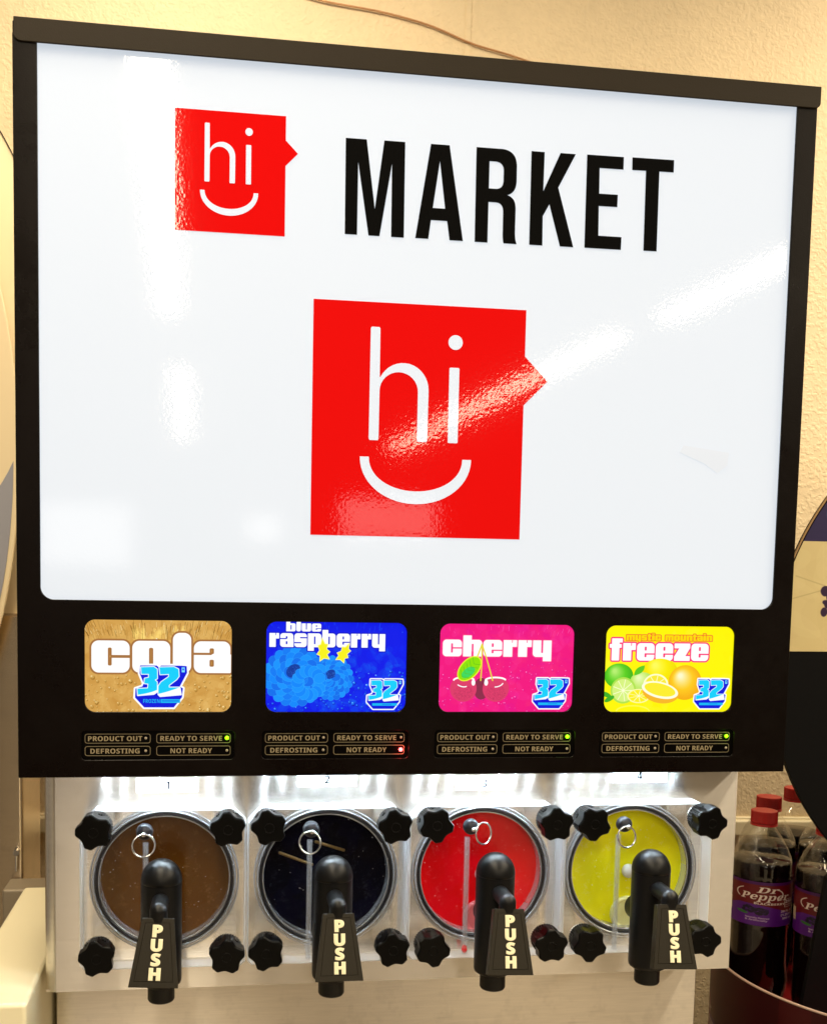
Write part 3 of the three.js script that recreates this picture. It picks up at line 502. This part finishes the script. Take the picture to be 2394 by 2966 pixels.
function speckGeometry() {         // dried splashes and dust on the acrylic
  const list = [];
  for (let k = 0; k < 44; k++) { const a = rnd() * 6.283, q = 0.068 * Math.sqrt(rnd()), w = range(0.0002, 0.0006), h = range(0.0002, 0.0008); list.push(new THREE.BoxGeometry(w, h, 0.00006).rotateZ(rnd() * 3).translate(Math.cos(a) * q, Math.sin(a) * q, 0.0210)); }
  return merge(list);
}
const knobTurn = [[0.3, 0.1, 0.2, -0.1], [1.5, 0.2, 1.55, 0.15], [0.75, 1.3, 0.8, 0.05], [0.55, 0.95, 0.6, 1.0]];
BX.forEach((x, i) => {
  const f = part(machine, 'faceplate', fpG, [M.clear, M.clearEdge], at(x, -0.1095, -0.0676), null, 'clear acrylic barrel front');
  const cy = BY + 0.1095;
  part(f, 'seal', sealG.outer, M.ring, [0, cy, 0.0022]); part(f, 'seal', sealG.band, M.ring, [0, cy, 0.0004]);
  part(f, 'o_ring', sealG.oring, M.rubber, [0, cy, 0.0020]); part(f, 'seal', sealG.inner, M.ring, [0, cy, 0.0012]);
  [[-0.0553, 0.0595], [0.0553, 0.0595], [-0.0548, -0.0510], [0.0548, -0.0510]].forEach(([kx, ky], k) => {
    part(f, 'spacer', spacerG, M.nylon, [kx, ky, 0.0244]);
    part(f, 'knob', knobG, M.knob, [kx + range(-0.0006, 0.0006), ky + range(-0.0006, 0.0006), 0.0210 + range(0, 0.002)], [range(-0.05, 0.05), range(-0.05, 0.05), knobTurn[i][k] + Math.PI / 2]);
  });
  const px = -0.0162, py = 0.0525;
  part(f, 'rubber_stud', studG, M.rubber, [px, py, 0.0210]);
  part(f, 'pin', pinG, M.chrome, [px, py, 0.0210]);
  const hang = [[0.0, -0.0095, 0.2, 0], [-0.002, -0.0092, -0.35, 0.1], [0.0088, -0.0035, 0.55, 1.15], [-0.0018, -0.0090, 0.25, -0.3]][i];
  part(f, 'pull_ring', ringG, M.chrome, [px + hang[0], py + hang[1], 0.0345], [-0.15, hang[2], hang[3]]);
  part(f, 'vent_tube', merge([tubeG.clone(), tubeG2.clone()]), tubeMat, [px, -0.0155, 0.0100]);
  if (i === 2) part(f, 'red_drip', new THREE.SphereGeometry(0.0027, 14, 10).scale(1, 1.4, 1), drinks[2][1], [px, -0.0660, 0.0100]);
  part(f, 'dust_specks', speckGeometry(), speckMat).userData.kind = 'stuff';
});

// dispensing valves with push levers
const vR = 0.0172;
const valveG = (() => {
  const l = new THREE.LatheGeometry([[0, -0.1835], [vR * 0.80, -0.1835], [vR * 0.97, -0.1815], [vR, -0.1790], [vR, -0.0950], [vR - 0.0007, -0.0946]].map(([a, b]) => new THREE.Vector2(a, b)), 56);
  const neck = new THREE.CylinderGeometry(0.0125, 0.0125, 0.020, 32).rotateX(Math.PI / 2).translate(0, -0.136, -0.018);
  return merge([l, neck]);
})();
const domeG = (() => { const p = [[vR - 0.0008, -0.0946], [vR + 0.0001, -0.0940], [vR + 0.0001, -0.0925]]; for (let k = 1; k <= 14; k++) { const a = k / 14 * Math.PI / 2; p.push([(vR + 0.0001) * Math.cos(a), -0.0925 + 0.0180 * Math.sin(a)]); } return new THREE.LatheGeometry(p.map(([a, b]) => new THREE.Vector2(Math.max(a, 0), b)), 56); })();
const nozzleG = new THREE.LatheGeometry([[0.0082, -0.1965], [0.0106, -0.1975], [0.0114, -0.1960], [0.0114, -0.1800]].map(([a, b]) => new THREE.Vector2(a, b)), 40);
const padS = poly([[-0.0126, 0], [0.0126, 0], [0.0194, -0.0535], [-0.0194, -0.0535]]);
const frameS = poly([[-0.0128, 0.0002], [0.0128, 0.0002], [0.0196, -0.0537], [-0.0196, -0.0537]]); frameS.holes.push(poly([[-0.0101, -0.0028], [0.0101, -0.0028], [0.0160, -0.0495], [-0.0160, -0.0495]]));
const padG = merge([extrude(padS, 0.0070, 0.0008, 2).translate(0, 0, -0.0080), extrude(frameS, 0.0007, 0.0003, 1).translate(0, 0, -0.0006)]);
const insetG = extrude(poly([[-0.0097, -0.0032], [0.0097, -0.0032], [0.0155, -0.0491], [-0.0155, -0.0491]]), 0.0005, 0.0003, 1).translate(0, 0, -0.0006);
const stemG = merge([new THREE.CylinderGeometry(0.0071, 0.0071, 0.030, 28).rotateX(Math.PI / 2).translate(0, -0.1062, 0.0265), new THREE.SphereGeometry(0.0073, 28, 20).translate(0, -0.1062, 0.0410), new THREE.CylinderGeometry(0.0073, 0.0073, 0.008, 28).translate(0, -0.110, 0.0410)]);
const letterG = Object.fromEntries([...'PUSH'].map((ch) => { const g = new TextGeometry(ch, { font, size: 0.0089, depth: 0.0006, curveSegments: 8, bevelEnabled: true, bevelSize: 0.0005, bevelThickness: 0.0002, bevelSegments: 1 }); g.computeBoundingBox(); const b = g.boundingBox; g.translate(-(b.min.x + b.max.x) / 2, -(b.min.y + b.max.y) / 2, 0); g.scale(1.22, 1, 1); return [ch, g]; }));
[-0.2175, -0.0713, 0.0735, 0.2182].forEach((x, i) => {
  const v = part(machine, 'dispensing_valve', valveG, M.plastic, at(x, 0, -0.020));
  part(v, 'dome_cap', domeG, M.plastic); part(v, 'nozzle', nozzleG, M.plastic);
  part(v, 'lever_stem', stemG, M.plastic, [0, 0, 0]);
  const lean = -0.30, roll = [0.055, 0.0, 0.03, 0.035][i], L = [0, -0.1105, 0.0465];
  part(v, 'push_lever', padG, M.paddle, L, [lean, 0, -roll]);
  const q = new THREE.Quaternion().setFromEuler(new THREE.Euler(lean, 0, -roll));
  part(v, 'lever_face', insetG, M.paddle, L, [lean, 0, -roll]);
  [...'PUSH'].forEach((ch, k) => { const o = V(0.0004, -0.0098 - k * 0.01115, 0.0004).applyQuaternion(q); part(v, 'push_letter', letterG[ch], M.cream, [L[0] + o.x, L[1] + o.y, L[2] + o.z], [lean, 0, -roll]); });
});

// ------------------------------------------------------------------ right: bottle display stand
const sodaRed = P({ color: rgb(0.30, 0.006, 0.008), roughness: 0.4 }), capMat = P({ color: rgb(0.42, 0.012, 0.012), roughness: 0.38 });
const TC = [0.600, -0.21], trayTop = Y0 - 0.268, trayFloor = Y0 - 0.318;
const stand = thing('bottle_display_stand', 'round maroon bottle display stand with big disc sign, right of machine', 'display stand', [TC[0], COUNTER, TC[1]]);
const sy = (y) => y - COUNTER;
const trayPrint = canvasTex(2048, 256, (c, w, h) => {
  c.fillStyle = '#4a060c'; c.fillRect(0, 0, w, h);
  for (let r = 0; r < 8; r++) {
    const x = r * 256;
    c.fillStyle = '#5c0a12'; c.fillRect(x + 128, 0, 60, h);
    c.fillStyle = '#6a1a26'; c.beginPath(); c.moveTo(x + 30, h); c.lineTo(x + 40, 120); c.quadraticCurveTo(x + 70, 80, x + 110, 100); c.lineTo(x + 128, h); c.fill();
    c.fillStyle = '#b98e58'; c.fillRect(x + 52, 116, 16, 110); c.fillStyle = '#3a0610'; c.fillRect(x + 72, 112, 40, 120);
    c.fillStyle = '#8c0c16'; c.fillRect(x + 112, 110, 36, 130); c.fillStyle = '#5a1468'; c.fillRect(x + 148, 150, 40, 90);
    c.font = 'italic bold 30px serif'; c.fillStyle = '#e8d8c8'; c.fillText('Dr', x + 114, 150); c.fillText('Pepper', x + 104, 178);
  }
});
const trayMat = P({ color: rgb(0.45, 0.45, 0.45), map: trayPrint, specularIntensity: 0.6, roughness: 0.4 });
part(stand, 'tray_wall', new THREE.CylinderGeometry(0.2, 0.2, 0.13, 96, 1, true), trayMat, [0, sy(trayTop) - 0.065, 0]);
part(stand, 'tray_rim', new THREE.TorusGeometry(0.2, 0.0014, 8, 120).rotateX(Math.PI / 2), P({ color: rgb(0.5, 0.35, 0.28), roughness: 0.4 }), [0, sy(trayTop), 0]);
part(stand, 'tray_floor', new THREE.CylinderGeometry(0.199, 0.199, 0.004, 72), sodaRed, [0, sy(trayFloor) - 0.002, 0]);
part(stand, 'base', merge([new THREE.CylinderGeometry(0.204, 0.210, 0.08, 72).translate(0, 0.105, 0), new THREE.CylinderGeometry(0.16, 0.2, 0.065, 72).translate(0, 0.0325, 0)]), P({ color: rgb(0.012, 0.008, 0.008), roughness: 0.4 }), [0, 0, 0]);
{ // disc sign on a stem: one black board, cut out round above, with a printed upper half
  const cx = 0.6825 - TC[0], cy = sy(Y0 + 0.0892), R = 0.2868, s = new THREE.Shape(), a0 = -2.3;
  s.absarc(cx, cy, R, a0, Math.PI - a0, false);
  const pts = [[0.4990, -0.112], [0.4715, -0.1445], [0.4609, -0.2155], [0.4480, -0.300]];
  s.moveTo(cx + R * Math.cos(a0), cy + R * Math.sin(a0));
  const board = new THREE.Shape();
  for (let k = 0; k <= 90; k++) { const a = a0 + (2 * Math.PI - (2 * (a0 + Math.PI)) - 0) * 0 + k / 90 * (2 * Math.PI - 2 * Math.abs(-Math.PI / 2 - a0)) ; const b = -Math.PI / 2 + Math.abs(-Math.PI / 2 - a0) + k / 90 * (2 * Math.PI - 2 * Math.abs(-Math.PI / 2 - a0)); const X = cx + R * Math.cos(b), Yy = cy + R * Math.sin(b); if (k) board.lineTo(X, Yy); else board.moveTo(X, Yy); }
  for (const [x, y] of pts) board.lineTo(x - TC[0], sy(Y0 + y));
  for (const [x, y] of pts.slice().reverse()) board.lineTo(2 * cx - (x - TC[0]), sy(Y0 + y));
  board.closePath();
  part(stand, 'sign_board', extrude(board, 0.0045, 0.0005, 1, 8), P({ color: rgb(0.0025, 0.0025, 0.003), specularIntensity: 0.25, roughness: 0.5 }), [0, 0, -0.1545 - TC[1]]);
  const half = new THREE.Shape(), yl = sy(Y0 + 0.0968), al = Math.asin((yl - cy) / (R - 0.002));
  half.absarc(cx, cy, R - 0.002, al, Math.PI - al, false); half.closePath();
  const g = new THREE.ShapeGeometry(half, 64), p = g.attributes.position, uv = g.attributes.uv;
  for (let k = 0; k < p.count; k++) uv.setXY(k, (p.getX(k) - cx + R) / (2 * R), (p.getY(k) - yl) / R);
  const print = canvasTex(1024, 512, (c, w, h) => {
    c.fillStyle = '#d8c690'; c.fillRect(0, 0, w, h);
    for (let i = 0; i < 260; i++) { c.globalAlpha = 0.10; c.fillStyle = rnd() < 0.5 ? '#e8dcae' : '#bfae7c'; c.beginPath(); c.ellipse(rnd() * w, rnd() * h, range(10, 70), range(6, 30), rnd() * 3, 0, 7); c.fill(); } c.globalAlpha = 1;
    c.strokeStyle = '#c3b27e'; c.lineWidth = 2; c.beginPath(); c.moveTo(30, h - 96); c.lineTo(130, h - 124); c.moveTo(40, h - 140); c.lineTo(120, h - 116); c.stroke();
    c.fillStyle = '#2a0f38'; for (let i = 0; i < 26; i++) { c.beginPath(); c.ellipse(126 + range(-26, 26), h - 92 + range(-22, 22), range(3, 11), range(3, 11), rnd(), 0, 7); c.fill(); } c.fillRect(112, h - 74, 5, 22);
    const top = h - 204; c.fillStyle = '#20124a'; c.fillRect(0, 0, w, top);
    for (let i = 0; i < 90; i++) { c.globalAlpha = 0.5; c.fillStyle = ['#2c58a8', '#3a9a9c', '#221060', '#6ad0b0'][i % 4]; c.beginPath(); c.ellipse(rnd() * w, rnd() * (top - 30), range(10, 50), range(8, 26), rnd() * 3, 0, 7); c.fill(); } c.globalAlpha = 1;
    c.strokeStyle = '#e8e0c8'; c.lineWidth = 6; for (let k = 0; k < 8; k++) { c.beginPath(); c.moveTo(110 + k * 110, top - 4); c.quadraticCurveTo(96 + k * 110, top - 60, 150 + k * 110, top - 120); c.stroke(); }
    c.fillStyle = '#7a1420'; c.fillRect(150, top - 8, w - 300, 8);
  });
  part(stand, 'sign_print', g, P({ color: rgb(1, 1, 1), map: print, roughness: 0.45 }), [0, 0, -0.1490 - TC[1]]);
  part(stand, 'sign_edge', new THREE.TorusGeometry(R, 0.0012, 6, 120, Math.PI * 1.1).rotateZ(-0.15), P({ color: rgb(0.42, 0.25, 0.10), roughness: 0.4 }), [cx, cy, -0.1500 - TC[1]]);
}

// soda bottles standing in the tray
const bottleClear = P({ color: rgb(0.97, 0.97, 0.95), transmission: 1, thickness: 0, roughness: 0.05, ior: 1.5 });
const cola = P({ color: rgb(0.004, 0.0015, 0.001), specularIntensity: 0.6, roughness: 0.05 });
const labelPrint = canvasTex(1024, 512, (c, w, h) => {
  for (let r = 0; r < 2; r++) {
    c.save(); c.translate(r * 512, 0); c.beginPath(); c.rect(0, 0, 512, h); c.clip();
    c.fillStyle = '#6c0714'; c.fillRect(0, 0, 512, h); c.fillStyle = '#4c0a60'; c.fillRect(0, 0, 512, 34);
    c.fillStyle = '#5c1488'; c.beginPath(); c.moveTo(0, 420); c.quadraticCurveTo(90, 300, 170, 262); c.quadraticCurveTo(300, 250, 420, 330); c.lineTo(512, 400); c.lineTo(512, h); c.lineTo(0, h); c.fill();
    c.fillStyle = '#f4e8dc'; c.font = 'italic bold 92px serif'; c.fillText('Dr', 262, 124); c.save(); c.translate(176, 206); c.scale(0.74, 1); c.font = 'italic bold 104px serif'; c.fillText('Pepper', 0, 0); c.restore();
    c.strokeStyle = '#f4e8dc'; c.lineWidth = 8; c.beginPath(); c.ellipse(278, 150, 136, 96, -0.1, -0.75, 0.8); c.stroke(); c.beginPath(); c.ellipse(278, 150, 126, 88, 0.1, 2.5, 3.9); c.stroke();
    c.fillStyle = '#f4e8dc'; c.font = 'bold 34px sans-serif'; c.fillText('BLACKBERRY', 252, 262, 176);
    for (const [bx, by] of [[228, 324], [292, 344]]) for (let k = 0; k < 46; k++) { const a = rnd() * 6.283, q = Math.sqrt(rnd()) * 40; c.fillStyle = ['#1c0630', '#2e0c4c', '#12041e'][k % 3]; c.beginPath(); c.arc(bx + Math.cos(a) * q, by + Math.sin(a) * q, 9, 0, 7); c.fill(); }
    c.fillStyle = '#3a7a2c'; c.beginPath(); c.ellipse(190, 372, 36, 14, 0.3, 0, 7); c.fill();
    c.fillStyle = '#e9d6b0'; c.fillRect(10, 236, 96, 150); c.fillStyle = '#6c0714'; c.fillRect(20, 356, 76, 5); c.fillRect(20, 368, 66, 5);
    c.fillStyle = '#f0e4e8'; c.font = '26px sans-serif'; c.fillText('Naturally Flavored', 208, 430, 130); c.fillText('& Artificially', 208, 458, 120);
    c.strokeStyle = '#f4e8dc'; c.lineWidth = 4; c.strokeRect(430, 200, 70, 90); c.font = 'bold 42px sans-serif'; c.fillText('250', 433, 244, 64); c.font = '22px sans-serif'; c.fillText('CALORIES', 433, 274, 64);
    c.font = 'bold 34px sans-serif'; c.fillText('20 FL OZ', 404, 350, 104); c.fillText('(1.25 PT)', 404, 392, 104); c.fillText('591 mL', 416, 434, 84);
    c.restore();
  }
});
const labelMat = P({ color: rgb(0.75, 0.75, 0.75), map: labelPrint, roughness: 0.35 });
const BR = 0.0335;
const prof = [[0.010, 0.004], [0.020, 0.001], [0.027, 0.002], [0.0315, 0.009], [BR, 0.020], [BR, 0.030], [BR - 0.0012, 0.050], [BR - 0.0012, 0.088], [BR - 0.0004, 0.096], [BR - 0.0004, 0.148], [BR, 0.152], [BR, 0.164], [BR - 0.0012, 0.171], [0.0268, 0.183], [0.0205, 0.193], [0.0158, 0.199], [0.0132, 0.203], [0.0126, 0.207]];
function flute(g, inset) { const p = g.attributes.position; for (let i = 0; i < p.count; i++) { const x = p.getX(i), y = p.getY(i), z = p.getZ(i), r = Math.hypot(x, z); if (r < 1e-5) continue; const w = Math.max(0, Math.sin(Math.PI * clampS(y, 0.160, 0.204))) + 0.8 * Math.max(0, Math.sin(Math.PI * clampS(y, 0.004, 0.06))); const k = 1 - 0.055 * w * Math.abs(Math.sin(4 * Math.atan2(z, x))); p.setX(i, x * k); p.setZ(i, z * k); } g.computeVertexNormals(); return g; }
const lathe = (pts, n = 72) => new THREE.LatheGeometry(pts.map(([a, b]) => new THREE.Vector2(a, b)), n);
const dense = []; for (let i = 0; i < prof.length - 1; i++) for (let k = 0; k < 3; k++) dense.push([0, 1].map((n) => prof[i][n] + (prof[i + 1][n] - prof[i][n]) * k / 3)); dense.push(prof[prof.length - 1]);
const bottleG = flute(lathe(dense)), colaG = flute(lathe([...dense.filter(([, y]) => y < 0.1685).map(([r, y]) => [Math.max(0.001, r - 0.0009), y + 0.0006]), [0.001, 0.1688]]));
const bandG = new THREE.CylinderGeometry(BR + 0.0003, BR + 0.0003, 0.0505, 72, 1, true).translate(0, 0.1215, 0);
const capG = (() => { const s = []; for (let k = 0; k < 120; k++) { const a = k / 120 * Math.PI * 2, r = k % 2 ? 0.01475 : 0.01435; s.push([Math.cos(a) * r, Math.sin(a) * r]); } const e = extrude(poly(s), 0.0125, 0.0008, 2).rotateX(-Math.PI / 2).translate(0, 0.2095, 0); const ring = new THREE.CylinderGeometry(0.0149, 0.0152, 0.0026, 48).translate(0, 0.2072, 0); return merge([e, ring]); })();
[[0.4532, -0.250, 2.45, 'red capped dark soda bottle in front, its whole label showing'],
 [0.4985, -0.322, 2.6, 'red capped soda bottle half hidden directly behind the front bottle'],
 [0.5620, -0.370, 0.6, 'red capped soda bottle farthest back, standing against the wall'],
 [0.5040, -0.199, 2.35, 'red capped soda bottle cut by the right edge, label turned sideways'],
 [0.5640, -0.298, 0.2, 'soda bottle mostly hidden behind the bottle at the right edge']].forEach(([x, z, turn, label]) => {
  const b = thing('soda_bottle', label, 'bottle', [x, trayFloor + 0.0005, z], { group: 'soda bottles in the round display' });
  b.rotation.y = turn;
  part(b, 'bottle', bottleG, bottleClear); part(b, 'soda', colaG, cola); part(b, 'bottle_label', bandG, labelMat, [0, 0, 0], [0, 1.57, 0]); part(b, 'bottle_cap', capG, capMat);
});

// ------------------------------------------------------------------ left: neighbouring dispenser with oval sign, cream side cabinet
const dullSteel = M.steel.clone(); dullSteel.color.setRGB(0.72, 0.60, 0.44);
const neighbour = thing('beverage_dispenser', 'steel beverage dispenser with oval red and cream sign at the left edge', 'dispenser', [-0.66, COUNTER, -0.42]);
const N = (x, y, z) => [x + 0.66, Y0 - COUNTER + y, z + 0.42];
part(neighbour, 'cabinet', metricUV(rbox(-0.92, -0.3965, -0.56, 0.115, -0.50, -0.38, 0.004)), dullSteel, N(0, 0, 0));
part(neighbour, 'bolt', merge([new THREE.CylinderGeometry(0.004, 0.004, 0.006, 6).rotateX(Math.PI / 2), new THREE.CylinderGeometry(0.0016, 0.0016, 0.02, 12).translate(0, -0.012, 0.001)]), M.chrome, N(-0.4035, -0.163, -0.377));
const oval = (a, b) => { const s = new THREE.Shape(); s.absellipse(0, 0, a, b, 0, Math.PI * 2); return s; };
const creamPanel = P({ color: rgb(0.80, 0.66, 0.42), roughness: 0.35 }), grey = P({ color: rgb(0.30, 0.30, 0.34), roughness: 0.4 }), pinkRed = P({ color: rgb(0.72, 0.12, 0.07), roughness: 0.4 });
part(neighbour, 'backboard', extrude(oval(0.17, 0.42), 0.004, 0.0005, 1, 64), creamPanel, N(-0.515, 0.31, -0.410));
part(neighbour, 'backboard_edge', new THREE.TorusGeometry(1, 0.0025, 8, 120).scale(0.1705, 0.4205, 1), M.coat, N(-0.515, 0.31, -0.406));
const disc = part(neighbour, 'sign_disc', extrude(oval(0.118, 0.33), 0.004, 0.0008, 1, 64), creamPanel, N(-0.510, 0.2955, -0.354), null, 'cream oval sign');
const wave = (a, b, from, to, curve) => { const q = new THREE.Shape(); for (let k = 0; k <= 40; k++) { const t = from + (to - from) * k / 40, x = a * Math.cos(t), y = b * Math.sin(t); if (k) q.lineTo(x, y); else q.moveTo(x, y); } q.bezierCurveTo(...curve, a * Math.cos(from), b * Math.sin(from)); return new THREE.ShapeGeometry(q, 32); };
part(disc, 'sign_field', wave(0.1125, 0.318, -0.03, -Math.PI + 0.25, [-0.04, -0.02, 0.05, -0.15]), grey, [0, 0, 0.0062], null, 'blue grey lower wave');
part(disc, 'sign_field', wave(0.1045, 0.300, 0.36, Math.PI - 0.30, [-0.05, 0.16, 0.03, 0.04]), pinkRed, [0, 0, 0.0062], null, 'red upper wave');
part(neighbour, 'sign_bracket', box(-0.60, -0.45, 0.1, 0.5, -0.4055, -0.3545), M.coat, N(0, 0, 0));
const side = thing('side_cabinet', 'narrow cream cabinet with grey back strip beside the machine, lower left', 'cabinet', [-0.36, COUNTER, -0.18]);
part(side, 'body', metricUV(rbox(-0.387, -0.3265, -0.56, -0.1905, -0.331, -0.005, 0.004)), P({ color: rgb(0.93, 0.86, 0.60), roughness: 0.45 }), [0.36, Y0 - COUNTER, 0.18]);
part(side, 'back_strip', metricUV(rbox(-0.411, -0.3265, -0.56, -0.1935, -0.377, -0.3315, 0.003)), P({ color: rgb(0.30, 0.25, 0.18), roughness: 0.5, metalness: 0.3 }), [0.36, Y0 - COUNTER, 0.18]);

// loose copper wire on the wall above the machine
{
  const w = [[-0.75, 1.08], [-0.40, 0.99], [-0.12, 0.935], [-0.0465, 0.9175], [0.0345, 0.9065], [0.099, 0.8924], [0.158, 0.8712], [0.2056, 0.8600], [0.30, 0.833], [0.42, 0.800]].map(([x, y]) => { const p = V(x, Y0 + y, 0.0035); p.applyAxisAngle(V(0, 1, 0), WALL_TURN); p.z += WALL_Z; return p; });
  const m = new THREE.Mesh(new THREE.TubeGeometry(new THREE.CatmullRomCurve3(w), 80, 0.0013, 8), M.copper); m.name = 'copper_wire'; m.castShadow = m.receiveShadow = true;
  m.userData = { label: 'thin copper wire sagging along the wall above the machine', category: 'wire' }; scene.add(m);
}
renderer.render(scene, camera);
